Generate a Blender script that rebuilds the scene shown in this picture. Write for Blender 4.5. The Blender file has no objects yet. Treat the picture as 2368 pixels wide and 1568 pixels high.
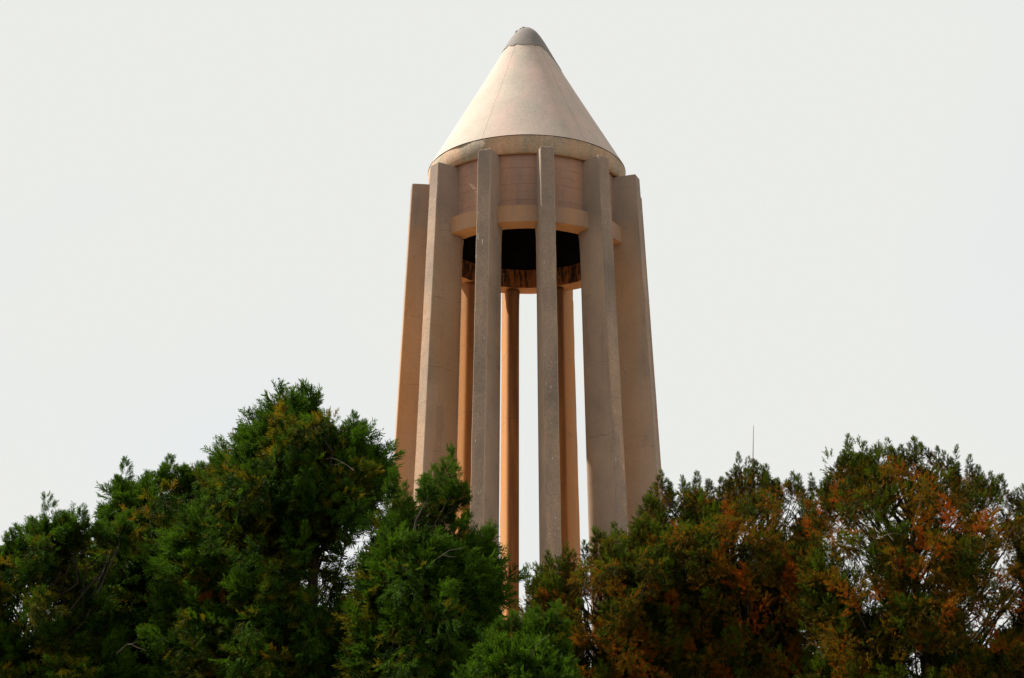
import bpy, math
import numpy as np
from mathutils import Vector, Matrix

# ------------------------------------------------------------------ camera, sky, sun, exposure
sc = bpy.context.scene
C = sc.collection
FPX, PITCH, YAW, ROLL = 2182.34, 0.32901, -0.00754, 0.00243     # focal length in px of a 1024 px wide frame
CAMZ = 1.6
S = 3.15                                                        # metres per fitted unit (outer pillar radius at the top)
D = 17.39577 * S                                                # distance of the tower's axis
def cam_axes():
    cy, sy = math.cos(YAW), math.sin(YAW); cp, sp = math.cos(PITCH), math.sin(PITCH)
    right = Vector((cy, -sy, 0)); fl = Vector((sy, cy, 0))
    fwd = fl*cp + Vector((0, 0, sp)); up = fl*(-sp) + Vector((0, 0, cp))
    cr, sr = math.cos(ROLL), math.sin(ROLL)
    return right*cr - up*sr, right*sr + up*cr, fwd
RT, UP, FW = cam_axes()
cam = bpy.data.cameras.new('camera'); camo = bpy.data.objects.new('camera', cam); C.objects.link(camo)
m = Matrix((RT, UP, -FW)).transposed().to_4x4(); m.translation = (0, 0, CAMZ); camo.matrix_world = m
cam.sensor_fit = 'HORIZONTAL'; cam.sensor_width = 36; cam.lens = 36*FPX/1024
cam.clip_start = 0.1; cam.clip_end = 5000
sc.camera = camo

EXPO = 1.0
SUN_AZ, SUN_EL = math.radians(-116), math.radians(53)           # azimuth from the camera's side of the tower, + to the right
sund = Vector((math.sin(SUN_AZ)*math.cos(SUN_EL), -math.cos(SUN_AZ)*math.cos(SUN_EL), math.sin(SUN_EL)))
sl = bpy.data.lights.new('sun', 'SUN'); sl.energy = 4.9; sl.angle = math.radians(0.8); sl.color = (1, 0.92, 0.80)
slo = bpy.data.objects.new('sun', sl); C.objects.link(slo)
slo.rotation_euler = sund.to_track_quat('Z', 'Y').to_euler(); slo.location = sund*200

w = bpy.data.worlds.new('World'); sc.world = w; w.use_nodes = True
nt = w.node_tree; nt.nodes.clear()
out = nt.nodes.new('ShaderNodeOutputWorld'); bg = nt.nodes.new('ShaderNodeBackground')
sky = nt.nodes.new('ShaderNodeTexSky'); sky.sky_type = 'NISHITA'; sky.sun_disc = False
sky.sun_elevation = SUN_EL; sky.sun_rotation = math.atan2(sund.x, sund.y)
tc = nt.nodes.new('ShaderNodeTexCoord'); nz = nt.nodes.new('ShaderNodeTexNoise')
nz.inputs['Scale'].default_value = 3.2; nz.inputs['Detail'].default_value = 4; nz.inputs['Roughness'].default_value = 0.5
mr = nt.nodes.new('ShaderNodeMapRange'); mr.inputs['From Min'].default_value = 0.33; mr.inputs['From Max'].default_value = 0.47
mr.inputs['To Min'].default_value = 0.93; mr.inputs['To Max'].default_value = 1.0
mx = nt.nodes.new('ShaderNodeMix'); mx.data_type = 'RGBA'
STR = 0.10; K = 2**-EXPO
mx.inputs[7].default_value = (0.832*K/STR, 0.842*K/STR, 0.815*K/STR, 1)  # bright white cloud cover
bg.inputs['Strength'].default_value = STR
nt.links.new(tc.outputs['Generated'], nz.inputs['Vector']); nt.links.new(nz.outputs['Fac'], mr.inputs['Value'])
nt.links.new(mr.outputs['Result'], mx.inputs[0]); nt.links.new(sky.outputs[0], mx.inputs[6])
nt.links.new(mx.outputs[2], bg.inputs['Color']); nt.links.new(bg.outputs[0], out.inputs[0])
sc.view_settings.view_transform = 'Standard'; sc.view_settings.look = 'None'
sc.view_settings.exposure = EXPO; sc.view_settings.gamma = 1; sc.view_settings.use_curve_mapping = False
sc.render.engine = 'CYCLES'

# ------------------------------------------------------------------ helpers
rng = np.random.default_rng(7)
def at(px, py, Y):
    """world point at depth Y along the sight line of a pixel of the 2368 px wide picture"""
    x = (px*0.432432 - 512)/FPX; y = (339 - py*0.432432)/FPX
    d = RT*x + UP*y + FW
    return Vector((0, 0, CAMZ)) + d*(Y/d.y)
def tag(o, label=None, cat=None, kind=None, group=None):
    for k, v in (('label', label), ('category', cat), ('kind', kind), ('group', group)):
        if v: o[k] = v
    return o
def empty(name, loc=(0, 0, 0)):
    o = bpy.data.objects.new(name, None); o.location = loc; C.objects.link(o); return o
def mesh(name, V, F, mats, parent=None, midx=None, smooth=None):
    me = bpy.data.meshes.new(name); me.from_pydata([tuple(v) for v in V], [], F)
    for m_ in (mats if isinstance(mats, (list, tuple)) else [mats]): me.materials.append(m_)
    if midx is not None: me.polygons.foreach_set('material_index', midx)
    if smooth is not None:
        me.polygons.foreach_set('use_smooth', smooth if hasattr(smooth, '__len__') else [smooth]*len(F))
    me.update()
    o = bpy.data.objects.new(name, me); C.objects.link(o)
    if parent:
        o.parent = parent; o.matrix_parent_inverse = Matrix.Translation(-parent.location)
    return o
def tube(path, radii, n=6):
    V, F = [], []
    path = [Vector(p) for p in path]
    for i, p in enumerate(path):
        t = (path[min(i+1, len(path)-1)] - path[max(i-1, 0)]).normalized()
        a = t.orthogonal().normalized() if i == 0 else (a - t*a.dot(t)).normalized()
        b = t.cross(a)
        for k in range(n):
            q = 2*math.pi*k/n; V.append(p + (a*math.cos(q) + b*math.sin(q))*radii[i])
    for i in range(len(path)-1):
        for k in range(n):
            F.append((i*n+k, i*n+(k+1) % n, (i+1)*n+(k+1) % n, (i+1)*n+k))
    F.append(tuple(range(n))[::-1]); F.append(tuple((len(path)-1)*n+k for k in range(n)))
    return V, F
def lathe(profile, n=96, a0=0.0, a1=2*math.pi, closed=True, wob=None):
    """profile: (r, z) list in fitted units, revolved about the tower's axis; closed profile when asked"""
    V, F = [], []
    full = abs(a1-a0-2*math.pi) < 1e-6
    cols = n if full else n+1
    for i in range(cols):
        a = a0 + (a1-a0)*i/n
        for j, (r, z) in enumerate(profile):
            dr = wob(a, j) if wob else 0
            V.append((math.sin(a)*(r+dr)*S, -math.cos(a)*(r+dr)*S, z*S + CAMZ))
    P = len(profile)
    for i in range(n):
        i2 = (i+1) % cols
        for j in range(P if closed else P-1):
            j2 = (j+1) % P
            F.append((i*P+j, i*P+j2, i2*P+j2, i2*P+j))
    if not full and closed:
        F.append(tuple(range(P))); F.append(tuple((cols-1)*P+j for j in range(P))[::-1])
    return V, F

# ------------------------------------------------------------------ materials
class Mat:
    def __init__(s, name, rough=0.85, spec=0.3):
        s.m = bpy.data.materials.new(name); s.m.use_nodes = True; s.n = s.m.node_tree.nodes; s.l = s.m.node_tree.links
        s.b = s.n['Principled BSDF']; s.b.inputs['Roughness'].default_value = rough
        s.b.inputs['Specular IOR Level'].default_value = spec
        s.tc = s.n.new('ShaderNodeTexCoord')
    def noise(s, scale, detail=5, rough=0.6, stretch=None, dist=0):
        t = s.n.new('ShaderNodeTexNoise'); t.inputs['Scale'].default_value = scale
        t.inputs['Detail'].default_value = detail; t.inputs['Roughness'].default_value = rough; t.inputs['Distortion'].default_value = dist
        src = s.tc.outputs['Object']
        if stretch:
            mp = s.n.new('ShaderNodeMapping'); mp.inputs['Scale'].default_value = stretch
            s.l.new(src, mp.inputs['Vector']); src = mp.outputs['Vector']
        s.l.new(src, t.inputs['Vector']); return t.outputs['Fac']
    def rng(s, v, a, b, c=0.0, d=1.0):
        r = s.n.new('ShaderNodeMapRange')
        for i, x in zip(('From Min', 'From Max', 'To Min', 'To Max'), (a, b, c, d)): r.inputs[i].default_value = x
        s.l.new(v, r.inputs['Value']); return r.outputs['Result']
    def mix(s, f, a, b, mode='MIX'):
        x = s.n.new('ShaderNodeMix'); x.data_type = 'RGBA'; x.blend_type = mode
        for i, v in ((0, f), (6, a), (7, b)):
            if hasattr(v, 'links'): s.l.new(v, x.inputs[i])
            elif i: x.inputs[i].default_value = (*v, 1) if len(v) == 3 else v
            else: x.inputs[i].default_value = v
        return x.outputs[2]
    def math(s, op, a, b):
        x = s.n.new('ShaderNodeMath'); x.operation = op
        for i, v in ((0, a), (1, b)):
            if hasattr(v, 'links'): s.l.new(v, x.inputs[i])
            else: x.inputs[i].default_value = v
        return x.outputs[0]
    def attr(s, name, kind='GEOMETRY'):
        a = s.n.new('ShaderNodeAttribute'); a.attribute_type = kind; a.attribute_name = name; return a.outputs['Fac']
    def col(s, c):
        s.l.new(c, s.b.inputs['Base Color']); return s
    def bump(s, h, strength=0.5, dist=0.02):
        b = s.n.new('ShaderNodeBump'); b.inputs['Strength'].default_value = strength; b.inputs['Distance'].default_value = dist
        s.l.new(h, b.inputs['Height']); s.l.new(b.outputs[0], s.b.inputs['Normal']); return s

def concrete(name, base, dark, warm, warm_amt=(0.45, 0.65), grain=0.35, streak=0.5, bump=0.5, speck=26, light=None):
    M = Mat(name)
    c = M.mix(M.rng(M.noise(0.55, 6, 0.65), 0.35, 0.68), base, dark)
    c = M.mix(M.rng(M.noise(0.9, 4, 0.6, (1.5, 1.5, 0.28)), *warm_amt), c, warm)
    c = M.mix(M.rng(M.noise(5.0, 6, 0.7, (1, 1, 0.16)), 0.52, 0.8, 0, streak), c, dark)
    g = M.noise(speck, 4, 0.8)
    c = M.mix(M.rng(g, 0.3, 0.72, 0, grain), c, (0.04, 0.03, 0.025))
    if light:                                                   # thin pale runs of lime and droppings
        c = M.mix(M.math('MULTIPLY', M.rng(M.noise(9, 2, 0.5, (3, 3, 0.5)), 0.70, 0.74), M.rng(M.noise(0.7, 2, 0.5), 0.42, 0.6)), c, light)
    if name in ('weathered_aggregate', 'sunlit_tone_aggregate'): c = pour(M, c, 2.3, 0.4, 0.35)
    M.col(c); M.bump(M.math('ADD', g, M.noise(3, 5, 0.6)), bump, 0.02)
    return M
def pour(M, prev, spacing, off, amt=0.5):
    sx = M.n.new('ShaderNodeSeparateXYZ'); M.l.new(M.tc.outputs['Object'], sx.inputs[0]); z = sx.outputs[2]
    f = M.math('FRACT', M.math('DIVIDE', M.math('ADD', M.math('ADD', z, off), M.math('MULTIPLY', M.noise(1.7, 4, 0.6), 0.35)), spacing), 0)
    ln = M.math('MULTIPLY', M.rng(f, 0.0, 0.016, 1, 0), M.rng(M.noise(2.3, 3, 0.5), 0.42, 0.58, 0, amt))
    top = M.math('MULTIPLY', M.rng(z, 21.0, 24.6), M.rng(M.noise(0.9, 4, 0.6, (1, 1, 0.4)), 0.3, 0.6, 0.1, 0.55))
    return M.mix(top, M.mix(ln, prev, (0.05, 0.035, 0.03)), (0.16, 0.13, 0.125))
m_outer_l = concrete('sunlit_tone_aggregate', (0.50, 0.35, 0.25), (0.33, 0.25, 0.19), (0.55, 0.34, 0.21), (0.45, 0.7), 0.42, 0.3, 0.8, 22, (0.7, 0.68, 0.62))  # warmer, lighter copy for the left columns, with sunlight painted in
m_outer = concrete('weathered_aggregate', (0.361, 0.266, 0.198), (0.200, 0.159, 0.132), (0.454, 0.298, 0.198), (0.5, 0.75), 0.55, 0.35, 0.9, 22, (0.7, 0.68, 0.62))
# column sides: the blend to orange concrete follows the vertex value 'shelter' (less weather, plus warm bounced light painted in)
M = Mat('smooth_concrete')
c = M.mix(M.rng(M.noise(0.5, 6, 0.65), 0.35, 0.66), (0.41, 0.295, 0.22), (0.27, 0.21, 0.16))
wv = M.math('ADD', M.attr('warmth'), M.rng(M.noise(0.8, 4, 0.6, (1.6, 1.6, 0.22)), 0.3, 0.7, -0.25, 0.25))
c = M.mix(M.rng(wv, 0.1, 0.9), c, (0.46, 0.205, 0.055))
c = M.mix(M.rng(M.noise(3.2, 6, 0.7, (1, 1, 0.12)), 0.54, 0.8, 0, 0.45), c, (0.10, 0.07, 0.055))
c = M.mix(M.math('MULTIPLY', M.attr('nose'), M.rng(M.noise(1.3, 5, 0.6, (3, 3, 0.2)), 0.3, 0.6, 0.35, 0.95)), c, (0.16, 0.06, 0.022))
c = M.mix(M.rng(M.noise(1.1, 6, 0.75, (1, 1, 2.2), 1.2), 0.60, 0.72, 0, 0.35), c, (0.11, 0.085, 0.07))
sg = M.noise(24, 4, 0.8)
c = M.mix(M.rng(sg, 0.35, 0.78, 0, 0.32), c, (0.05, 0.035, 0.03))
c = pour(M, c, 1.9, 0.0, 0.5)
M.col(c); M.bump(M.math('ADD', sg, M.noise(2.6, 5, 0.6)), 0.5, 0.015); m_side = M
m_band = concrete('stained_band_concrete', (0.361, 0.287, 0.201), (0.181, 0.154, 0.111), (0.489, 0.287, 0.170), (0.42, 0.62), 0.45, 0.6, 0.6, 14)
m_wall = concrete('board_marked_concrete', (0.345, 0.212, 0.166), (0.218, 0.150, 0.127), (0.414, 0.224, 0.143), (0.4, 0.65), 0.25, 0.3, 0.4, 20)
m_ring = concrete('ring_beam_concrete', (0.329, 0.215, 0.156), (0.220, 0.151, 0.119), (0.385, 0.210, 0.110), (0.4, 0.65), 0.22, 0.25, 0.35, 22)
m_soff = concrete('soffit_concrete', (0.575, 0.265, 0.092), (0.391, 0.184, 0.081), (0.598, 0.287, 0.103), (0.4, 0.65), 0.2, 0.2, 0.3, 22)
m_cone = concrete('cone_render', (0.46, 0.395, 0.335), (0.35, 0.31, 0.26), (0.50, 0.37, 0.325), (0.40, 0.66), 0.22, 0.6, 0.3, 14)
m_cap = concrete('cap_render', (0.242, 0.207, 0.190), (0.167, 0.150, 0.144), (0.265, 0.213, 0.190), (0.5, 0.75), 0.3, 0.2, 0.4, 20)
M = Mat('rough_inner_ring')
c = M.mix(M.rng(M.noise(5, 6, 0.75, (1.4, 1.4, 0.25)), 0.44, 0.56), (0.33, 0.11, 0.03), (0.03, 0.015, 0.01))
c = M.mix(M.rng(M.noise(14, 3, 0.6, (2, 2, 0.3)), 0.66, 0.7), c, (0.5, 0.36, 0.2))
M.col(c); M.bump(M.noise(12, 6, 0.7), 1, 0.04); m_rough = M
M = Mat('shade_black_lining', 0.95, 0.05); M.col(M.mix(M.rng(M.noise(3, 4), 0.4, 0.6), (0.012, 0.010, 0.009), (0.006, 0.005, 0.005))); m_dark = M  # near-black colour paints in the shade of the hollow
M = Mat('lead_flashing', 0.5, 0.5); M.col(M.mix(M.rng(M.noise(20), 0.4, 0.6), (0.08, 0.08, 0.09), (0.2, 0.2, 0.22))); m_metal = M
M = Mat('ground_paving'); M.col(M.mix(M.rng(M.noise(0.4, 6), 0.4, 0.6), (0.27, 0.22, 0.165), (0.21, 0.175, 0.13))); M.bump(M.noise(8), 0.4, 0.02); m_ground = M
M = Mat('garden_soil'); M.col(M.mix(M.rng(M.noise(0.6, 6), 0.4, 0.6), (0.05, 0.04, 0.025), (0.03, 0.05, 0.015))); M.bump(M.noise(8), 0.6, 0.03); m_soil = M
M = Mat('bark', 0.9, 0.2)
c = M.mix(M.rng(M.noise(9, 5, 0.7, (1, 1, 0.25)), 0.4, 0.65), (0.028, 0.02, 0.015), (0.065, 0.047, 0.035))
M.col(c); M.bump(M.noise(22, 4, 0.7, (1, 1, 0.2)), 0.8, 0.01); m_bark = M
M = Mat('dead_wood', 0.8, 0.2); M.col(M.mix(M.rng(M.noise(15), 0.4, 0.6), (0.13, 0.10, 0.075), (0.20, 0.16, 0.12))); m_dead = M
def foliage(name, young, mid, gold, old):
    M = Mat(name, 0.75, 0.08)
    a = M.attr('age_shade', 'INSTANCER'); n = M.noise(3.0, 2, 0.6)
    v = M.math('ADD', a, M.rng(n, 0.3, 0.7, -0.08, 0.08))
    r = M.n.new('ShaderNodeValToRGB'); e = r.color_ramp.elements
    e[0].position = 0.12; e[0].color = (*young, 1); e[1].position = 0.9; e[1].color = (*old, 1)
    x = e.new(0.34); x.color = (*mid, 1); x = e.new(0.60); x.color = (*gold, 1)  # ramp mixes leaf growth with painted sun and shade
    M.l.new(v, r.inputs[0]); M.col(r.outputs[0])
    # thin leaves pass a little light
    tr = M.n.new('ShaderNodeBsdfTranslucent'); M.l.new(r.outputs[0], tr.inputs['Color'])
    ms = M.n.new('ShaderNodeMixShader'); ms.inputs[0].default_value = 0.36
    o = [q for q in M.n if q.type == 'OUTPUT_MATERIAL'][0]
    M.l.new(M.b.outputs[0], ms.inputs[1]); M.l.new(tr.outputs[0], ms.inputs[2]); M.l.new(ms.outputs[0], o.inputs[0])
    return M.m
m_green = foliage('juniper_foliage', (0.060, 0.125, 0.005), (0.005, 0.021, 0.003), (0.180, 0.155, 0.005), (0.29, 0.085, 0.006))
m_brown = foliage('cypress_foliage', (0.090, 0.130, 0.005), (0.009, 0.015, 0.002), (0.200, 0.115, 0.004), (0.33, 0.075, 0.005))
m_outer, m_side, m_band, m_wall, m_ring, m_soff, m_cone, m_cap, m_rough, m_dark, m_metal, m_ground, m_soil, m_bark, m_dead = [
    x.m for x in (m_outer, m_side, m_band, m_wall, m_ring, m_soff, m_cone, m_cap, m_rough, m_dark, m_metal, m_ground, m_soil, m_bark, m_dead)]

# ------------------------------------------------------------------ ground
g = mesh('ground', [(-1500, -1500, 0), (1500, -1500, 0), (1500, 1500, 0), (-1500, 1500, 0)], [(0, 1, 2, 3)], m_ground)
tag(g, kind='structure')
g = mesh('garden_bed', [(-60, -40, 0.004), (60, -40, 0.004), (60, 27, 0.004), (-60, 27, 0.004)], [(0, 1, 2, 3)], m_soil)
tag(g, kind='structure')

# ------------------------------------------------------------------ tower
tower = empty('tower', (0, D, 0))
tag(tower, 'tall open concrete tower of twelve slab pillars under a pale pointed cone roof', 'tower')
def tpart(name, V, F, mats, midx=None, smooth=None):
    o = mesh(name, V, F, mats, None, midx, smooth); o.parent = tower; return o
PHI = 0.16907
ZT, SLO, W0, WS, D0, DS = 7.26956, 0.04721, 0.0571, 0.00021, 0.24687, 0.02331
ZRT, ZRB, RR, RI, RB, ZBB, RBT, ZBT, ZAP = 6.80487, 6.65754, 0.86772, 0.70499, 0.83724, 7.27897, 0.85052, 7.43689, 8.9429
ZG = -CAMZ/S
zs = [ZT-0.0, ZT-0.006] + list(np.arange(ZT-0.12, ZRT, -0.12)) + [ZRT, 6.74, ZRB+0.001, ZRB-0.02, ZRB-0.05, ZRB-0.09, ZRB-0.15, ZRB-0.25]
zs += list(np.arange(ZRB-0.40, 1.0, -0.16)) + [0.4, ZG]
for k in range(12):
    az = PHI + math.radians(30*k)
    ca, sa = math.cos(az), math.sin(az)
    V, F, MI, SM, SH, NO = [], [], [], [], [], []
    ns = 0
    back = 0.5 - 0.5*math.cos(az)                               # 0 at the front, 1 at the rear
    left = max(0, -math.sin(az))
    for i, z in enumerate(zs):
        h = ZT - z; ro = 1 + SLO*h; wd = W0 + WS*h; ri = ro - D0 - DS*h
        if z >= ZRB: nose = 0.02; wn = wd; ri = max(ri, 0.755)
        else:
            f = math.exp(-(ZRB-z)/0.07); nose = 0.055 + 0.02*f; wn = wd*(1+0.14*f)
            if f > 0.02: ri = min(ri, 0.775)
        j = lambda s_: rng.normal(0, s_)
        ch = 0.0055
        jt0, jt1 = j(0.0011), j(0.0011)
        inset = 0.004 if i == 0 else 0
        sec = [(ro-inset, -wd+ch+jt0), (ro-inset, wd-ch+jt1), (ro-ch-inset, wd+jt1-inset), (ro-0.4*(ro-ri), wd+j(0.0006)), (ri+0.03, wd+j(0.0008))]
        for q in np.linspace(0, math.pi, 9):
            sec.append((ri - nose*math.sin(q), wn*math.cos(q)))
        sec += [(ri+0.03, -wd+j(0.0008)), (ro-0.4*(ro-ri), -wd+j(0.0006)), (ro-ch-inset, -wd+jt0+inset)]
        ns = len(sec)
        for q, (r, t) in enumerate(sec):
            V.append(((sa*r + ca*t)*S, (-ca*r + sa*t)*S, z*S + CAMZ))
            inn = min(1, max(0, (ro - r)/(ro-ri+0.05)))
            s_ = 0.95*back + 0.22*left + 0.35*inn*inn*(0.4+back) - 0.12  # warm light painted in towards rear, left and inner edge
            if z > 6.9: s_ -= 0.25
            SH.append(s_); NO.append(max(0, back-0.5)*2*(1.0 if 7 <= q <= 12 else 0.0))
    for i in range(len(zs)-1):
        for q in range(ns):
            q2 = (q+1) % ns
            F.append((i*ns+q, (i+1)*ns+q, (i+1)*ns+q2, i*ns+q2))
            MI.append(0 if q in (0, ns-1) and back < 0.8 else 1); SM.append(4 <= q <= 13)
    F.append(tuple(range(ns))); MI.append(0); SM.append(False)
    F.append(tuple((len(zs)-1)*ns + q for q in range(ns))[::-1]); MI.append(0); SM.append(False)
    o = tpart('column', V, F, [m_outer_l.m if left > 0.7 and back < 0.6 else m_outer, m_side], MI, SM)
    at_ = o.data.attributes.new('warmth', 'FLOAT', 'POINT'); at_.data.foreach_set('value', np.array(SH, dtype=np.float32))
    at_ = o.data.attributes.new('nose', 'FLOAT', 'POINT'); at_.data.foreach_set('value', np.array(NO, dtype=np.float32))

def band_faces(V, F, P, mats_by_j, n): return [mats_by_j[j] for i in range(n) for j in range(P)]
# ring beam: outer face, top, inner face, soffit
prof = [(RR-0.003, ZRB), (RR, ZRB+0.003), (RR, ZRT-0.004), (RR-0.005, ZRT), (RI+0.004, ZRT+0.023), (RI, ZRT+0.02), (RI, ZRB+0.004), (RI+0.004, ZRB)]
V, F = lathe(prof, 144, wob=lambda a, j: 0.0012*math.sin(a*23+j)+0.0009*math.sin(a*51+2*j))
tpart('ring_beam', V, F, [m_ring, m_soff, m_rough], band_faces(V, F, 8, [0, 0, 0, 0, 2, 2, 2, 1], 144))
# drum wall of board-marked courses, each a little in or out of the next
RW = 0.797
for c_ in range(7):
    z0 = ZRT + 0.001 + c_*(ZBB+0.03-ZRT)/7; z1 = z0 + (ZBB+0.03-ZRT)/7 - 0.0003
    rr = RW + [0.0, 0.0009, -0.0003, 0.0007, -0.0002, 0.0008, 0.0][c_]
    V, F = lathe([(rr-0.001, z0), (rr, z0+0.001), (rr, z1-0.001), (rr-0.001, z1), (0.735, z1), (0.735, z0)], 96)
    tpart('wall_course', V, F, m_wall)
# cornice band under the cone
prof = [(RB-0.006, ZBB), (RB, ZBB+0.006), (RB+0.006, ZBB+0.05), (RBT+0.001, ZBT-0.006), (RBT-0.006, ZBT-0.001), (0.79, ZBT-0.002), (0.79, ZBB+0.012), (RB-0.02, ZBB+0.012), (RB-0.02, ZBB)]
V, F = lathe(prof, 144, wob=lambda a, j: 0.001*math.sin(a*17+j*1.3))
tpart('cornice_band', V, F, [m_band, m_soff], band_faces(V, F, 9, [0, 0, 0, 0, 0, 0, 1, 1, 1], 144), [j in (1, 2) for i in range(144) for j in range(9)])
# cone roof: six curved panels with open joints over a backing shell
def rcone(z):
    pts = [(ZBT, RBT+0.004), (8.3, 0.366), (8.5, 0.2575), (8.6, 0.207), (8.65, 0.181), (8.7, 0.154), (8.75, 0.123), (8.79, 0.094), (8.82, 0.064), (8.838, 0.034), (8.845, 0.0)]
    return float(np.interp(z, [p[0] for p in pts], [p[1] for p in pts]))
zc = list(np.linspace(ZBT, 8.5, 22)) + [8.55, 8.6, 8.63]
V, F = lathe([(rcone(z)-0.0032, z) for z in zc], 96, closed=False)
tpart('cone_shell', V, F, m_band, None, True)
JA = [-26, 35, 96, 156, 214, 276]
for i in range(6):
    a0 = math.radians(JA[i]); a1 = math.radians(JA[(i+1) % 6]) + (2*math.pi if i == 5 else 0)
    n = 20; V, F, SM = [], [], []
    for lay in (0, 1):
        for zi, z in enumerate(zc):
            r = rcone(z) - 0.0024*lay
            gap = 0.0010/max(r, 0.1)
            wj = lambda q: (0.0022*math.sin(z*23+q)+0.0016*math.sin(z*57+2*q))*0.6/max(r, 0.1)
            for t in range(n+1):
                u = t/n
                a = (a0+gap+wj(i))*(1-u) + (a1-gap+wj((i+1) % 6))*u
                ed = 0.0002*max(0, 1-min(u, 1-u)*n/1.2) + (0.0 if lay else 0.0010*math.sin(a*9+z*5)*math.sin(u*math.pi))
                rr = r - ed
                V.append((math.sin(a)*rr*S, -math.cos(a)*rr*S, z*S+CAMZ))
    Z = len(zc); N = n+1; L = Z*N
    def side(f_):                                              # side faces keep their own corners, so the edges stay crisp
        b_ = len(V); V.extend([V[q_] for q_ in f_]); F.append(tuple(range(b_, b_+4))); SM.append(False)
    for zi in range(Z-1):
        for t in range(n):
            q = zi*N+t
            F.append((q, q+1, q+N+1, q+N)); SM.append(True)
            F.append((L+q, L+q+N, L+q+N+1, L+q+1)); SM.append(True)
        for t, fl in ((0, 0), (n, 1)):
            q = zi*N+t; f_ = (q, q+N, L+q+N, L+q)
            side(f_ if not fl else f_[::-1])
    for t in range(n):
        side((t, L+t, L+t+1, t+1))
        q = (Z-1)*N+t; side((q, q+1, L+q+1, L+q))
    tpart('cone_panel', V, F, m_cone, None, SM)
# cap: dark render over the point with a ragged lower edge
n = 120; V, F = [], []
hs = [1.0, 0.97, 0.8, 0.6, 0.4, 0.25, 0.13, 0.05, 0.012]
for t in range(n):
    a = 2*math.pi*t/n
    zl = 8.575 + 0.006*math.sin(a*13) + 0.004*math.sin(a*29+1) + 0.004*math.sin(a*47) + rng.normal(0, 0.003)
    zl -= 0.17*math.exp(-((a-math.radians(80))/0.42)**2)
    zl += 0.02*math.exp(-((a-math.radians(300))/0.8)**2)
    for j, h_ in enumerate([1.0] + hs):
        z = 8.845 - (8.845-zl)*h_
        r = rcone(z) + (0.0035 if j else -0.012)
        V.append((math.sin(a)*r*S, -math.cos(a)*r*S, z*S+CAMZ + (0.01 if j else 0)))
P = len(hs)+1
V.append((0, 0, 8.846*S+CAMZ+0.01))
for t in range(n):
    t2 = (t+1) % n
    for j in range(P-1): F.append((t*P+j, t2*P+j, t2*P+j+1, t*P+j+1))
    F.append((t*P+P-1, t2*P+P-1, n*P))
tpart('cone_cap', V, F, m_cap, None, [j > 1 for t in range(n) for j in range(P)])
# small torn metal hatch at the tip
V, F = [], []
hc = Vector((-0.036*S, -0.05*S, 8.80*S+CAMZ))
for i, (dx, dz, tl, sx) in enumerate([(-0.10, -0.05, 0.5, 0.10), (-0.02, 0.0, 0.2, 0.09), (0.05, 0.02, -0.1, 0.08), (-0.16, -0.12, 0.8, 0.06)]):
    b = len(V)
    for yy in (-0.07, 0.07):
        for s_ in (-1, 1):
            for t_ in (0, 0.025):
                V.append(hc + Vector((dx + s_*sx*0.45, yy, dz + s_*sx*0.6*tl + t_ + 0.015*i)))
    F += [(b, b+1, b+3, b+2), (b+4, b+6, b+7, b+5), (b, b+4, b+5, b+1), (b+2, b+3, b+7, b+6), (b+1, b+5, b+7, b+3), (b, b+2, b+6, b+4)]
tpart('tip_flashing', V, F, m_metal)
# inner lining: dark hollow of the drum and cone
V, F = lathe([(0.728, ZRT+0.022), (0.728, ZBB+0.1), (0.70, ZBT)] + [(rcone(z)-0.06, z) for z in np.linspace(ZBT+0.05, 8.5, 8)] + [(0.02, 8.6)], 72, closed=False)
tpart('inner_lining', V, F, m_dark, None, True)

# ------------------------------------------------------------------ far antenna mast
A0 = at(1744, 1120, 75); A1 = at(1742.5, 984, 75)
ant = empty('antenna_mast', (A0.x, A0.y, 0)); tag(ant, 'thin grey antenna mast rising behind the brown cypress trees', 'antenna')
H_ = A1.z
def apart(name, V, F, mat): return mesh(name, V, F, mat, ant)
V, F = tube([(A0.x, 75, 0), (A0.x, 75, H_*0.6), (A0.x-0.01, 75, H_-1.3)], [0.09, 0.06, 0.035], 8); apart('mast_pole', V, F, m_metal)
V, F = tube([(A0.x-0.01, 75, H_-1.3), (A1.x, 75, H_)], [0.018, 0.009], 6); apart('whip', V, F, m_metal)
V, F = tube([(A0.x-0.01, 75, H_-1.42), (A0.x-0.01, 75, H_-1.36), (A0.x-0.01, 75, H_-1.24), (A0.x-0.01, 75, H_-1.18)], [0.03, 0.06, 0.06, 0.02], 8); apart('insulator', V, F, m_metal)

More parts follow.
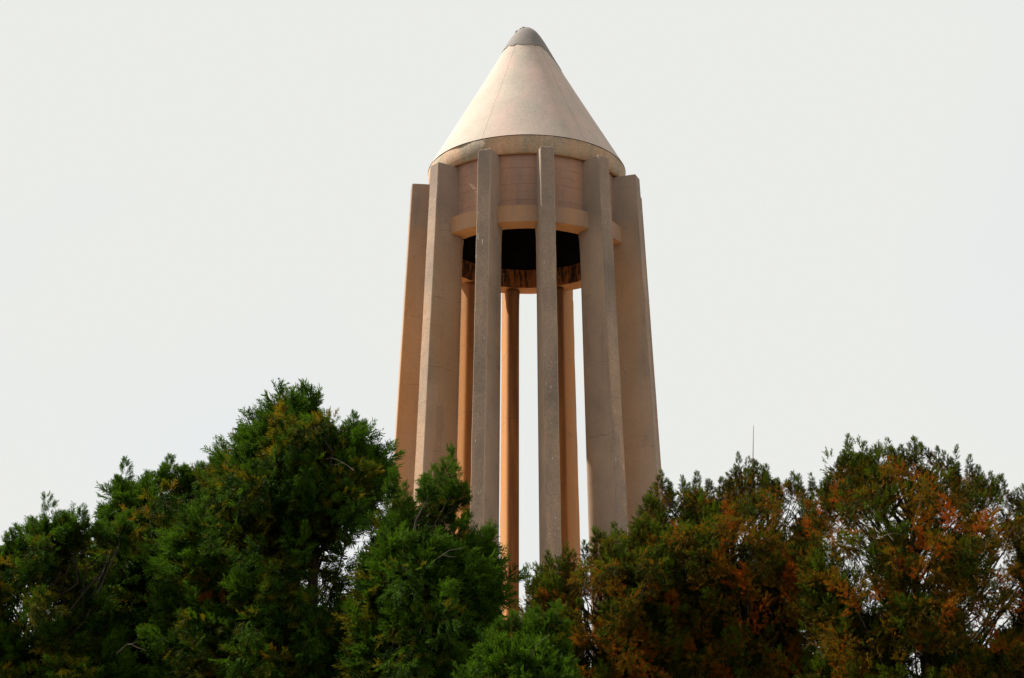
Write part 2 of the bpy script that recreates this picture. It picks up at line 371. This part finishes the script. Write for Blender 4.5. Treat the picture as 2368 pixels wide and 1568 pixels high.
# ------------------------------------------------------------------ foliage
def make_spray(seed, brush=False):
    """a feathery twig of scale-leaved cords, unit length along +Y, as triangles"""
    r = np.random.default_rng(seed); T = []
    def tri(p, d, L, wd):
        d = d/np.linalg.norm(d); side = np.cross(d, r.normal(size=3)); side /= np.linalg.norm(side)
        T.append((p-side*wd, p+side*wd, p+d*L))
    bend = r.normal(0, 0.16, 2); bend[1] -= 0.1
    def sp(t): return np.array([bend[0]*t*t, t, bend[1]*t*t])
    def tang(t): return np.array([2*bend[0]*t, 1, 2*bend[1]*t])
    for i in range(4): tri(sp(i*0.22), tang(i*0.22+0.1), 0.36, 0.021)
    n = 8
    for i in range(n):
        for s_ in (-1, 1):
            tt = 0.06 + 0.86*i/n + r.normal(0, 0.02)
            L = (0.40 if brush else 0.52)*(1-0.60*tt)*r.uniform(0.7, 1.2)
            ang = r.uniform(0, 6.28) if brush else (0 if s_ > 0 else math.pi) + r.normal(0, 0.45)
            d = np.array([math.cos(ang)*r.uniform(0.7, 1.0), r.uniform(0.75, 1.2), math.sin(ang)*0.9])
            tri(sp(tt), d, L, 0.030)
            dn = d/np.linalg.norm(d)
            for u in (0.22, 0.45, 0.68):
                d2 = dn + r.normal(0, 0.42, 3) + np.array([0, 0.35, 0])
                tri(sp(tt)+dn*L*u, d2, L*r.uniform(0.35, 0.6), 0.026)
    me = bpy.data.meshes.new('foliage_spray'); V = np.array(T).reshape(-1, 3)
    me.from_pydata(V.tolist(), [], np.arange(len(V)).reshape(-1, 3).tolist())
    return me
def spray_set(mat, brush, k=6):
    obs = []
    for i in range(k):
        me = make_spray(i + (50 if brush else 0), brush); me.materials.append(mat)
        obs.append(bpy.data.objects.new('foliage_spray', me))
    ng = bpy.data.node_groups.new('foliage_scatter', 'GeometryNodeTree')
    ng.interface.new_socket('Geometry', in_out='INPUT', socket_type='NodeSocketGeometry')
    ng.interface.new_socket('Geometry', in_out='OUTPUT', socket_type='NodeSocketGeometry')
    N, L = ng.nodes, ng.links
    gi = N.new('NodeGroupInput'); go = N.new('NodeGroupOutput'); io = N.new('GeometryNodeInstanceOnPoints'); jn = N.new('GeometryNodeJoinGeometry')
    for o in obs:
        q = N.new('GeometryNodeObjectInfo'); q.inputs['Object'].default_value = o; q.inputs['As Instance'].default_value = True
        L.new(q.outputs['Geometry'], jn.inputs[0])
    def na(nm, t):
        a = N.new('GeometryNodeInputNamedAttribute'); a.data_type = t; a.inputs['Name'].default_value = nm
        return [o for o in a.outputs if o.enabled and o.name == 'Attribute'][0]
    io.inputs['Pick Instance'].default_value = True
    L.new(gi.outputs[0], io.inputs['Points']); L.new(jn.outputs[0], io.inputs['Instance'])
    L.new(na('tid', 'INT'), io.inputs['Instance Index']); L.new(na('rot', 'FLOAT_VECTOR'), io.inputs['Rotation']); L.new(na('scl', 'FLOAT'), io.inputs['Scale'])
    L.new(io.outputs[0], go.inputs[0])
    return ng
NG = {False: spray_set(m_green, False), True: spray_set(m_brown, True)}

def unit(a): return a/np.maximum(np.linalg.norm(a, axis=-1, keepdims=True), 1e-9)
class Crown:
    def __init__(s): s.P, s.Dr, s.Nm, s.Sc, s.Ag, s.K = [], [], [], [], [], []
    def add(s, p, d, nm, sc_, ag, kind):
        s.P.append(p); s.Dr.append(d); s.Nm.append(nm); s.Sc.append(sc_); s.Ag.append(ag); s.K.append(kind)
    def build(s, name, mat, parent, brush):
        P = np.concatenate(s.P); Dr = unit(np.concatenate(s.Dr)); Nm = np.concatenate(s.Nm); Sc = np.concatenate(s.Sc); Ag = np.concatenate(s.Ag)
        X = unit(np.cross(Dr, Nm)); Nz = np.cross(X, Dr); n = len(P)
        rot = np.stack([np.arctan2(Dr[:, 2], Nz[:, 2]), -np.arcsin(np.clip(X[:, 2], -1, 1)), np.arctan2(X[:, 1], X[:, 0])], 1)
        me = bpy.data.meshes.new(name); me.vertices.add(n); me.vertices.foreach_set('co', (P - np.array(parent.location)).astype(np.float32).ravel())
        for nm_, ty, ar, key in (('rot', 'FLOAT_VECTOR', rot, 'vector'), ('scl', 'FLOAT', Sc, 'value'), ('age_shade', 'FLOAT', Ag, 'value')):
            a = me.attributes.new(nm_, ty, 'POINT'); a.data.foreach_set(key, ar.astype(np.float32).ravel())
        a = me.attributes.new('tid', 'INT', 'POINT'); a.data.foreach_set('value', rng.integers(0, 6, n).astype(np.int32))
        me.materials.append(mat); me.update()
        o = bpy.data.objects.new(name, me); C.objects.link(o); o.parent = parent; o['kind'] = 'stuff'
        md = o.modifiers.new('foliage', 'NODES'); md.node_group = NG[brush]
        return n

def vnoise(P, f, seed):
    """cheap smooth noise from summed sines"""
    r = np.random.default_rng(seed); out_ = np.zeros(len(P))
    for _ in range(7):
        k = r.normal(size=3); k /= np.linalg.norm(k); k *= f*r.uniform(0.7, 1.6)
        out_ += np.sin(P@k + r.uniform(0, 6.28))
    return out_/2.6

def plume(cr, base, d, L, R, n, age_shade, droop, size, kind=0):
    """one shoot: sprays set all round a bending spine, opening outwards, closing at the tip"""
    d = unit(np.asarray(d, float)); t = np.sort(rng.uniform(0.0, 1, n)**0.85)
    a = np.cross(d, (0.3, 1, 0.2)); a = unit(a); b = np.cross(d, a)
    ph = rng.uniform(0, 6.28, n)
    prof = np.sqrt(np.clip(1-t**2.4, 0, 1))*0.85 + 0.15
    al = np.radians(62)*(1-t)**0.7 + np.radians(8) + rng.normal(0, 0.12, n)
    spine = np.asarray(base)[None] + d[None]*(t*L)[:, None]*0.86
    bend = rng.normal(0, 0.10, 3)*L
    spine = spine + bend[None]*(t**2)[:, None]
    rad = np.cos(ph)[:, None]*a + np.sin(ph)[:, None]*b
    dr = d[None]*np.cos(al)[:, None] + rad*np.sin(al)[:, None]; dr[:, 2] -= droop*(0.4+(1-t))
    p = spine + rad*(R*0.35*prof)[:, None]
    nm = rng.normal(size=(n, 3))
    sc_ = size*rng.uniform(0.7, 1.15, n)*(0.55+0.45*prof)
    ag = age_shade + (0.55-t)*0.42 + rng.normal(0, 0.09, n)  # tips take new-growth green, which also paints in sunlit highlights
    cr.add(p, dr, nm, sc_, ag, np.full(n, kind))

def bough(cr, mid, d, L, wid, hang, n, age_shade, size):
    """an arching bough: short sprays along its upper side in painted sunlit tones, longer ones below in painted shade"""
    d = unit(np.asarray(d, float)); lat = unit(np.cross(d, (0, 0, 1.0))); t = rng.uniform(0, 1, n)
    arch = rng.uniform(0.06, 0.16)*L; w1 = rng.normal(0, 0.05, 3)*L
    sp = np.asarray(mid)[None] + d[None]*((t-0.5)*L)[:, None] + np.array([0, 0, 1.0])*(arch*np.sin(math.pi*t))[:, None] + w1*np.sin(6.3*t+w1[0]*90)[:, None]
    tan = d[None] + np.array([0, 0, 1.0])*(math.cos(1)*arch*3/L*np.cos(math.pi*t))[:, None]
    top = rng.uniform(0, 1, n) < 0.48
    lr = rng.normal(0, 1, n); prof = np.sin(math.pi*(0.12+0.83*t))**0.6
    p1 = sp + lat[None]*(lr*wid*0.45*prof)[:, None] + np.array([0, 0, 1.0])*(rng.uniform(-0.1, 0.5, n)*wid*0.4)[:, None]
    d1 = tan*0.75 + lat[None]*(lr*0.5)[:, None] + np.array([0, 0, 1.0])*rng.uniform(0.1, 0.9, n)[:, None]
    hr = rng.uniform(0, 1, n)**0.8
    p2 = sp + lat[None]*(lr*wid*0.6*prof)[:, None] - np.array([0, 0, 1.0])*(hr*hang*prof)[:, None]
    d2 = tan*0.55 + lat[None]*(lr*0.45)[:, None] - np.array([0, 0, 1.0])*rng.uniform(0.2, 1.1, n)[:, None]
    a1 = np.where(rng.uniform(0, 1, n) < 0.38, 0.13 + rng.normal(0, 0.07, n), age_shade + 0.22 + rng.normal(0, 0.11, n))  # upper fringe: sunlight painted as gold and bright green
    a2 = age_shade + 0.10 - 0.06*hr + rng.normal(0, 0.09, n)  # hanging sprays: shade painted as darker green
    cr.add(np.where(top[:, None], p1, p2), np.where(top[:, None], d1, d2), rng.normal(size=(n, 3)),
           size*np.where(top, rng.uniform(0.55, 0.95, n), rng.uniform(0.8, 1.25, n)), np.where(top, a1, a2), np.zeros(n))

HOLES = [(x*0.5873, y*0.5873) for x, y in
    [(992,2276),(836,2410),(925,2440),(739,2045),(802,2022),(403,2209),(556,2216),(142,2590),(164,2358),(332,2142),(448,2052),(1226,1814),(1166,1852),(1250,2040),
     (1200,2190),(1477,2057),(1492,2216),(1431,2520),(1523,1966),(1340,2125),(1700,2070),(1730,2130),(1770,2060),(1690,2020),(1980,2330),(1975,2400),(1985,2280),(1990,2220),(2000,2460),(2010,2380),(2060,2300),(2060,2240),(560,2560),(700,2570),(1080,2560),(1160,2460),(1010,2150),(880,2230),(640,2330),(250,2010),(60,2420),(1300,2420),(1385,2350),
     (3105,2037),(3094,2091),(3268,2194),(3398,2160),(3596,2037),(3514,2030),(3575,2105),(3753,2078),(3910,2030),(3814,2405),(3876,2508),(3964,2446),(3937,2207),
     (3227,2576),(3596,2644),(3985,2357),(2644,2040),(2319,2216),(2319,2392),(2322,2620),(2921,2151),(3640,2350),(3420,2390)]]

TOT = 0
def tree(label, cat, name, prof, Y, depth, mat, tips, nfill, trunk_x, brush=False, lean=0.0, spr=0.12, plen=0.36, prad=0.10, age_shade=0.3, droop=0.3, ybot=1700, hole_r=56, trunks=1, gapthr=0.75, tiltside=0.5, nd=42, tuft=2.3, shoots=2, innerp=0.065, deadp=0.05, boughp=0.0, lowd=330):
    global TOT
    px = np.array([p[0] for p in prof], float); py = np.array([p[1] for p in prof], float)
    xc, rx = (px[0]+px[-1])/2, (px[-1]-px[0])/2
    base = at(trunk_x, 1500, Y)
    T = empty(name, (base.x, Y, 0)); tag(T, label, cat)
    cr = Crown()
    # trunk(s)
    topy = float(np.interp(trunk_x, px, py))
    limbs = []
    tp = at(trunk_x + lean*60, topy+55, Y)
    path = []
    for i in range(11):
        f = i/10
        path.append(Vector((base.x + (tp.x-base.x)*f**1.5 + 0.05*math.sin(f*9+trunk_x), Y + 0.05*math.sin(f*7+trunk_x*0.3), tp.z*f - (0.05 if i == 0 else 0))))
    V, F = tube(path, [0.13*(1-0.93*(i/10)) + 0.004 for i in range(11)], 8)
    mesh('trunk', V, F, m_bark, T, None, True)
    def trunk_at(z):
        zz = [p.z for p in path]
        return Vector((float(np.interp(z, zz, [p.x for p in path])), float(np.interp(z, zz, [p.y for p in path])), min(z, zz[-1])))
    tips3 = []
    tips = list(tips)
    for _ in range(int((px[-1]-px[0])/(16 if brush else 24))):
        x_ = rng.uniform(px[0]+8, px[-1]-8); y_ = float(np.interp(x_, px, py))
        tips.append((x_, y_ + rng.uniform(-14, 14), rng.uniform(20, 32) if brush else rng.uniform(26, 42), rng.uniform(40, 70), rng.normal(0, 0.25)))
    for (tx, ty, wpx, lpx, dx) in tips:
        dd = rng.uniform(-0.25, 0.25)*depth
        p = at(tx, ty, Y+dd); k = (Y+dd)/(FPX/0.432432)
        R = wpx*k*0.5; L = lpx*k
        dirv = np.array([dx, rng.normal(0, 0.12), 1.0])
        sz = min(spr*0.95, max(R*0.8, spr*0.6))
        b_ = np.array(p) - unit(dirv)*(L + sz*0.45)
        n_ = max(80 if brush else 60, int(nd*1.6*L*R/(plen*prad)))
        plume(cr, b_, dirv, L, R, n_, age_shade-0.12, droop*0.3, min(spr*0.95, max(R*0.8, spr*0.6)))
        plume(cr, b_ - unit(dirv)*L*0.4, dirv, L*1.0, R*1.25, n_, age_shade, droop*0.3, min(spr*0.95, max(R*0.8, spr*0.6)))
        tips3.append((Vector(b_), 1))
    # fill: shoots through a rounded crown volume below the outline
    cnt = 0; tries = 0; centres = []; miss = 0; zb = at(xc, ybot, Y).z
    holes = np.array(HOLES)
    while cnt < nfill and tries < 60:
        tries += 1; N = 4000
        x = rng.uniform(px[0], px[-1], N); u = rng.uniform(-1, 1, N)
        yt = np.interp(x, px, py)
        e = 1 - 0.55*np.abs((x-xc)/rx)**2.2
        dep = u*depth*e
        yb = yt + (ybot - yt)*rng.uniform(0, 1, N)
        # the crown's top falls away towards its front and back
        drop = 95*np.abs(u)**2.4*(0.6+0.4*(yb < 1500))
        ok = (yb - yt) > (30 if brush else 18) + drop
        below = (yb - yt - drop)
        shell = (np.abs(u) > 0.70) | (below < 60)
        inner_ok = np.abs(u) < 0.42
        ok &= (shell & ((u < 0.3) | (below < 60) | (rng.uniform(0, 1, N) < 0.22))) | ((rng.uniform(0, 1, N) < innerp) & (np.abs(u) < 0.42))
        ok &= rng.uniform(0, 1, N) < np.where(yb > 1610, 0.35, 1.0)
        ok &= inner_ok | (rng.uniform(0, 1, N) < np.where(below > lowd, 0.42, 1.0))
        hd = np.sqrt(((x[:, None]-holes[:, 0])**2 + ((yb+30)[:, None]-holes[:, 1])**2*0.5)).min(1)
        ok &= hd > hole_r*rng.uniform(0.75, 1.15, N)*np.where(shell, 1.0, 1.6 if brush else 0.9)
        idx = np.nonzero(ok)[0]
        if not len(idx): continue
        Pw = np.array([at(x[i], yb[i], Y+dep[i]) for i in idx])
        g1 = vnoise(Pw*np.array([1, 0.45, 1]), 4.2, int(trunk_x))
        g2 = vnoise(Pw, 3.0, int(trunk_x)+5)
        for q, i in enumerate(idx):
            if g1[q] > gapthr and yb[i] > yt[i]+60: continue
            if cnt >= nfill: break
            inner = not shell[i]
            pc = np.array(Pw[q])
            if not inner:
                if len(centres) and np.min(np.linalg.norm(np.array(centres)-pc, axis=1)) < prad*tuft*rng.uniform(0.8, 1.25): miss += 1; continue
                centres.append(pc)
            ax = trunk_at(pc[2]-0.4)
            o_ = pc - np.array(ax); o_[2] = 0; on = o_/max(0.3, np.linalg.norm(o_))
            dirv = unit(on*tiltside*rng.uniform(0.4, 1.3) + np.array([lean, 0, 1.0]) + rng.normal(0, 0.2, 3))
            L = plen*rng.uniform(0.55, 1.5); R = prad*rng.uniform(0.6, 1.35)
            if inner: plume(cr, pc-dirv*L*0.8, dirv, L*1.5, R*2.2, int(nd*1.2), 0.30, droop, spr*1.6); cnt += 1  # inner shoots all get the dark tone, painting in crown shade
            else:
                ag = age_shade + 0.05*g2[q] + rng.normal(0, 0.09)
                root = pc - dirv*L*0.9
                edge = min(x[i]-px[0], px[-1]-x[i])
                bl = plen*rng.uniform(0.8, 1.7)
                if rng.uniform() < boughp and yb[i]-yt[i] > 45 and edge > bl*0.4*(FPX/0.432432)/Y:
                    bd = on*1.0 + np.array([rng.normal(0, 0.5), rng.normal(0, 0.3), rng.uniform(-0.75, 0.75)])
                    bough(cr, pc - np.array([0, 0, 0.10*plen]), bd, bl, R*0.9, plen*rng.uniform(0.25, 0.65), int(nd*2.2), ag, spr*rng.uniform(0.85, 1.15))
                    cnt += 2
                    if rng.uniform() < 0.5: tips3.append((Vector(pc), 0))
                    continue
                for m_ in range(shoots):                        # a tuft: several shoots fanned out of one root
                    dv = unit(dirv + rng.normal(0, 0.30, 3) + (on*0.35 if m_ % 2 else 0))
                    plume(cr, root + rng.normal(0, 0.03, 3), dv, L*rng.uniform(0.75, 1.1), R*0.75, nd, ag + rng.normal(0, 0.08) + (0.38 if rng.uniform() < deadp else 0), droop, spr*rng.uniform(0.8, 1.2))
                    cnt += 1
            if rng.uniform() < 0.25: tips3.append((Vector(pc-dirv*L*0.8), 0))
    TOT += cr.build('crown', mat, T, brush)
    # limbs from the trunk to the shoots
    big = [t for t in tips3 if t[1]][:12]
    rest = [t for t in tips3 if t not in big]
    def limb_path(b_):
        hd_ = math.hypot(b_.x-trunk_at(b_.z).x, b_.y-Y)
        s0 = trunk_at(max(1.0, b_.z - 0.25 - hd_*0.95)); q1 = s0.lerp(b_, 0.35) + Vector((rng.normal(0, 0.06), rng.normal(0, 0.06), -0.06*hd_)); q2 = s0.lerp(b_, 0.7) + Vector((rng.normal(0, 0.07), rng.normal(0, 0.07), rng.normal(0, 0.04)))
        return [s0, q1, q2, b_]
    for b_, _ in big:
        V, F = tube(limb_path(b_), [0.022, 0.015, 0.008, 0.002], 6); mesh('limb', V, F, m_bark, T, None, True)
    VV, FF = [], []
    for b_, _ in rest[:110]:
        V, F = tube(limb_path(b_), [0.012, 0.009, 0.006, 0.003], 4); o0 = len(VV); VV += V; FF += [tuple(i+o0 for i in f) for f in F]
    o = mesh('branchlets', VV, FF, m_bark, T, None, True); o['kind'] = 'stuff'
    # dead, bare, pale twigs near the surface
    VV, FF = [], []
    for _ in range(int(1 + nfill/400)):
        x_ = rng.uniform(px[0]+15, px[-1]-15); yt = float(np.interp(x_, px, py)); y_ = rng.uniform(yt+50, 1600)
        p = at(x_, y_, Y - depth*rng.uniform(0.5, 0.95)); d_ = Vector((rng.normal(0, 1), -0.25, rng.uniform(0.2, 1.3))).normalized()
        pts = [p]; n_ = int(rng.integers(4, 8))
        for i in range(n_):
            d_ = (d_ + Vector(rng.normal(0, 0.28, 3))).normalized(); pts.append(pts[-1] + d_*0.055)
        V, F = tube(pts, list(np.linspace(0.0042, 0.0014, n_+1)), 4); o0 = len(VV); VV += V; FF += [tuple(i+o0 for i in f) for f in F]
        d_ = (d_ + Vector(rng.normal(0, 0.7, 3))).normalized(); q0 = pts[n_//2]
        V, F = tube([q0, q0 + d_*0.05, q0 + d_*0.09 + Vector((0, 0, 0.01))], [0.0026, 0.002, 0.001], 4); o0 = len(VV); VV += V; FF += [tuple(i+o0 for i in f) for f in F]
    o = mesh('dead_twigs', VV, FF, m_dead, T); o['kind'] = 'stuff'
    return T

# left, green junipers ------------------------------------------------
tree('thin grey-green juniper at the left edge with one lacy spire', 'tree', 'juniper_tree',
     [(-170, 1270), (-60, 1255), (0, 1262), (40, 1240), (70, 1215), (105, 1185), (150, 1190), (185, 1200), (215, 1215), (250, 1185), (320, 1180)], 14.6, 0.65, m_green,
     [(128, 1122, 62, 120, 0.02), (62, 1186, 34, 60, -0.5), (205, 1170, 38, 60, 0.4), (20, 1222, 40, 60, -0.1), (-60, 1230, 50, 80, 0)], 207, 115, spr=0.100, prad=0.09, droop=0.42, boughp=0.72, tiltside=0.95, age_shade=0.26, gapthr=0.3, hole_r=58)
tree('broad green juniper with two short spires beside the thin left one', 'tree', 'juniper_tree',
     [(200, 1235), (258, 1150), (290, 1110), (330, 1105), (370, 1085), (410, 1072), (450, 1068), (490, 1062), (530, 1058), (570, 1050), (610, 1040), (690, 1030)], 15.6, 0.75, m_green,
     [(298, 1046, 44, 90, 0.05), (272, 1105, 26, 55, -0.2), (394, 1030, 52, 90, 0.02), (455, 1056, 40, 60, -0.2), (520, 1043, 44, 50, 0.3), (430, 1068, 30, 50, 0.1), (345, 1078, 34, 50, 0)], 368, 380, spr=0.104, droop=0.42, boughp=0.72, tiltside=0.95, age_shade=0.28, hole_r=46, innerp=0.085, gapthr=0.5)
tree('tallest green juniper, its shaggy top just left of the tower', 'tree', 'juniper_tree',
     [(405, 1330), (450, 1210), (500, 1120), (570, 1040), (590, 1000), (615, 960), (645, 930), (690, 915), (735, 930), (755, 1005), (785, 1015), (815, 985), (838, 1005), (856, 1060), (866, 1120), (876, 1180), (888, 1250), (900, 1300)], 14.6, 0.8, m_green,
     [(708, 887, 56, 90, 0.1), (660, 900, 44, 80, -0.25), (738, 900, 30, 60, 0.3), (625, 935, 36, 60, -0.4), (600, 985, 40, 60, -0.3), (575, 1020, 36, 50, -0.4), (822, 942, 48, 90, 0.15), (845, 962, 30, 60, 0.4),
      (795, 965, 40, 70, -0.1), (765, 975, 34, 60, -0.2), (866, 1010, 34, 60, 0.3), (884, 1040, 34, 60, 0.2), (745, 960, 40, 60, 0.2)], 518, 745, spr=0.104, plen=0.38, prad=0.085, droop=0.42, boughp=0.72, tiltside=0.95, hole_r=47, innerp=0.085, age_shade=0.25, gapthr=0.66)
tree('dark juniper with arching boughs that cover the tower pillars on the left', 'tree', 'juniper_tree',
     [(870, 1190), (905, 1180), (935, 1195), (965, 1235), (1000, 1265), (1030, 1262), (1060, 1235), (1076, 1250), (1086, 1290), (1092, 1330), (1096, 1400), (1098, 1460)], 13.4, 0.65, m_green,
     [(1038, 1020, 42, 90, 0.05), (1060, 1062, 36, 80, 0.2), (1000, 1062, 44, 90, 0.1), (972, 1085, 42, 80, -0.2), (1030, 1085, 60, 90, 0.0), (1000, 1110, 70, 90, 0.1), (1055, 1110, 46, 80, 0.2), (1024, 1130, 70, 80, 0.1), (914, 1062, 34, 90, 0.1), (935, 1105, 44, 80, 0.1), (905, 1120, 44, 80, -0.1), (950, 1140, 44, 80, 0.2), (1096, 1166, 32, 80, 0.55), (1140, 1212, 42, 80, 0.6), (1156, 1252, 34, 90, 0.7), (1156, 1310, 34, 90, 0.6), (1150, 1390, 30, 70, 0.5),
      (1078, 1108, 30, 50, 0.3)], 403, 900, lean=0.15, spr=0.100, droop=0.42, boughp=0.72, tiltside=0.95, age_shade=0.22, gapthr=0.6, hole_r=50)
tree('small bright green juniper in front, low between the two tree groups', 'tree', 'juniper_tree',
     [(1110, 1610), (1130, 1560), (1155, 1520), (1185, 1500), (1210, 1490), (1235, 1490), (1252, 1480), (1264, 1500), (1272, 1550), (1276, 1620)], 11.6, 0.5, m_green,
     [(1190, 1405, 34, 60, 0.1), (1136, 1446, 34, 50, -0.3), (1240, 1400, 40, 60, 0.1), (1284, 1382, 50, 70, 0.1), (1312, 1425, 34, 60, 0.4), (1160, 1420, 30, 50, 0), (1322, 1478, 30, 60, 0.5)], 172, 1205, spr=0.090, plen=0.28, prad=0.085, droop=0.42, boughp=0.72, tiltside=0.95, age_shade=0.33, gapthr=1.2, hole_r=6)
# right, brown-tinged cypresses ---------------------------------------
tree('lowest brownish cypress, its brush tips crossing the right hand pillars', 'tree', 'cypress_tree',
     [(1222, 1400), (1236, 1345), (1250, 1318), (1268, 1290), (1300, 1285), (1335, 1290), (1355, 1258), (1390, 1235), (1430, 1232), (1465, 1218), (1500, 1200), (1530, 1210), (1560, 1300)], 18.2, 0.9, m_brown,
     [(1268, 1262, 30, 60, -0.05), (1304, 1252, 30, 60, 0), (1352, 1234, 24, 60, 0), (1385, 1210, 40, 60, 0), (1430, 1205, 38, 60, 0.1), (1465, 1190, 32, 60, 0), (1240, 1300, 30, 50, -0.2), (1216, 1330, 26, 50, -0.3), (1330, 1262, 26, 50, 0.2), (1492, 1182, 30, 50, 0),
      (1216, 1385, 26, 50, -0.4)], 640, 1400, True, spr=0.073, plen=0.32, prad=0.08, age_shade=0.40, droop=0.12, lowd=210, deadp=0.16, boughp=0.25, gapthr=0.9, tiltside=0.2, hole_r=34)
tree('rust-tinged cypress with many short brush tips right behind the pillars', 'tree', 'cypress_tree',
     [(1485, 1210), (1492, 1150), (1510, 1120), (1535, 1105), (1560, 1125), (1600, 1110), (1640, 1112), (1675, 1105), (1705, 1080), (1735, 1070), (1775, 1085), (1805, 1110), (1835, 1110), (1870, 1115), (1890, 1140), (1905, 1190)], 18.8, 1.1, m_brown,
     [(1526, 1072, 26, 60, 0), (1546, 1096, 26, 50, 0.1), (1504, 1108, 34, 60, -0.1), (1580, 1094, 24, 50, 0), (1610, 1074, 24, 60, 0), (1640, 1092, 28, 50, 0), (1668, 1098, 24, 40, 0), (1690, 1060, 26, 60, -0.1), (1728, 1038, 28, 70, 0),
      (1752, 1058, 26, 50, 0.2), (1774, 1062, 24, 60, 0.1), (1800, 1096, 26, 50, 0.2), (1828, 1084, 22, 50, -0.05), (1848, 1090, 18, 50, 0), (1866, 1092, 16, 50, -0.3), (1708, 1050, 22, 50, 0)], 920, 1700, True, hole_r=36, spr=0.073, plen=0.33, prad=0.085, age_shade=0.40, droop=0.12, lowd=210, deadp=0.16, boughp=0.25, gapthr=0.8, tiltside=0.2)
tree('largest rust-tinged cypress at the right edge, topped by a stout finger', 'tree', 'cypress_tree',
     [(1880, 1190), (1893, 1120), (1915, 1090), (1940, 1050), (1965, 1035), (1995, 1045), (2030, 1035), (2060, 1030), (2090, 1035), (2130, 1030), (2165, 1055), (2200, 1065), (2240, 1065), (2275, 1095), (2310, 1105), (2340, 1140), (2375, 1160), (2440, 1190), (2540, 1240)], 17.6, 1.3, m_brown,
     [(1961, 986, 36, 110, 0), (1940, 1030, 26, 60, -0.2), (1998, 1020, 24, 50, 0.1), (2024, 1008, 24, 60, 0), (2056, 1002, 26, 70, 0), (2082, 1022, 26, 50, 0), (2106, 1004, 28, 60, 0.05), (2130, 1002, 28, 60, 0.15), (2166, 1026, 20, 60, 0), (2190, 1038, 30, 50, 0),
      (2218, 1034, 18, 60, 0.25), (2244, 1042, 24, 60, 0.1), (2264, 1068, 24, 50, 0.2), (2312, 1062, 38, 90, 0.05), (2286, 1082, 26, 50, 0), (2345, 1118, 34, 60, 0.1), (2366, 1120, 24, 50, 0.1), (1915, 1082, 26, 50, -0.1), (1896, 1104, 24, 50, -0.2), (2420, 1150, 40, 80, 0.1)],
     1520, 2120, True, hole_r=38, spr=0.073, plen=0.33, prad=0.085, age_shade=0.40, droop=0.14, lowd=240, deadp=0.16, boughp=0.25, gapthr=0.75, tiltside=0.22)
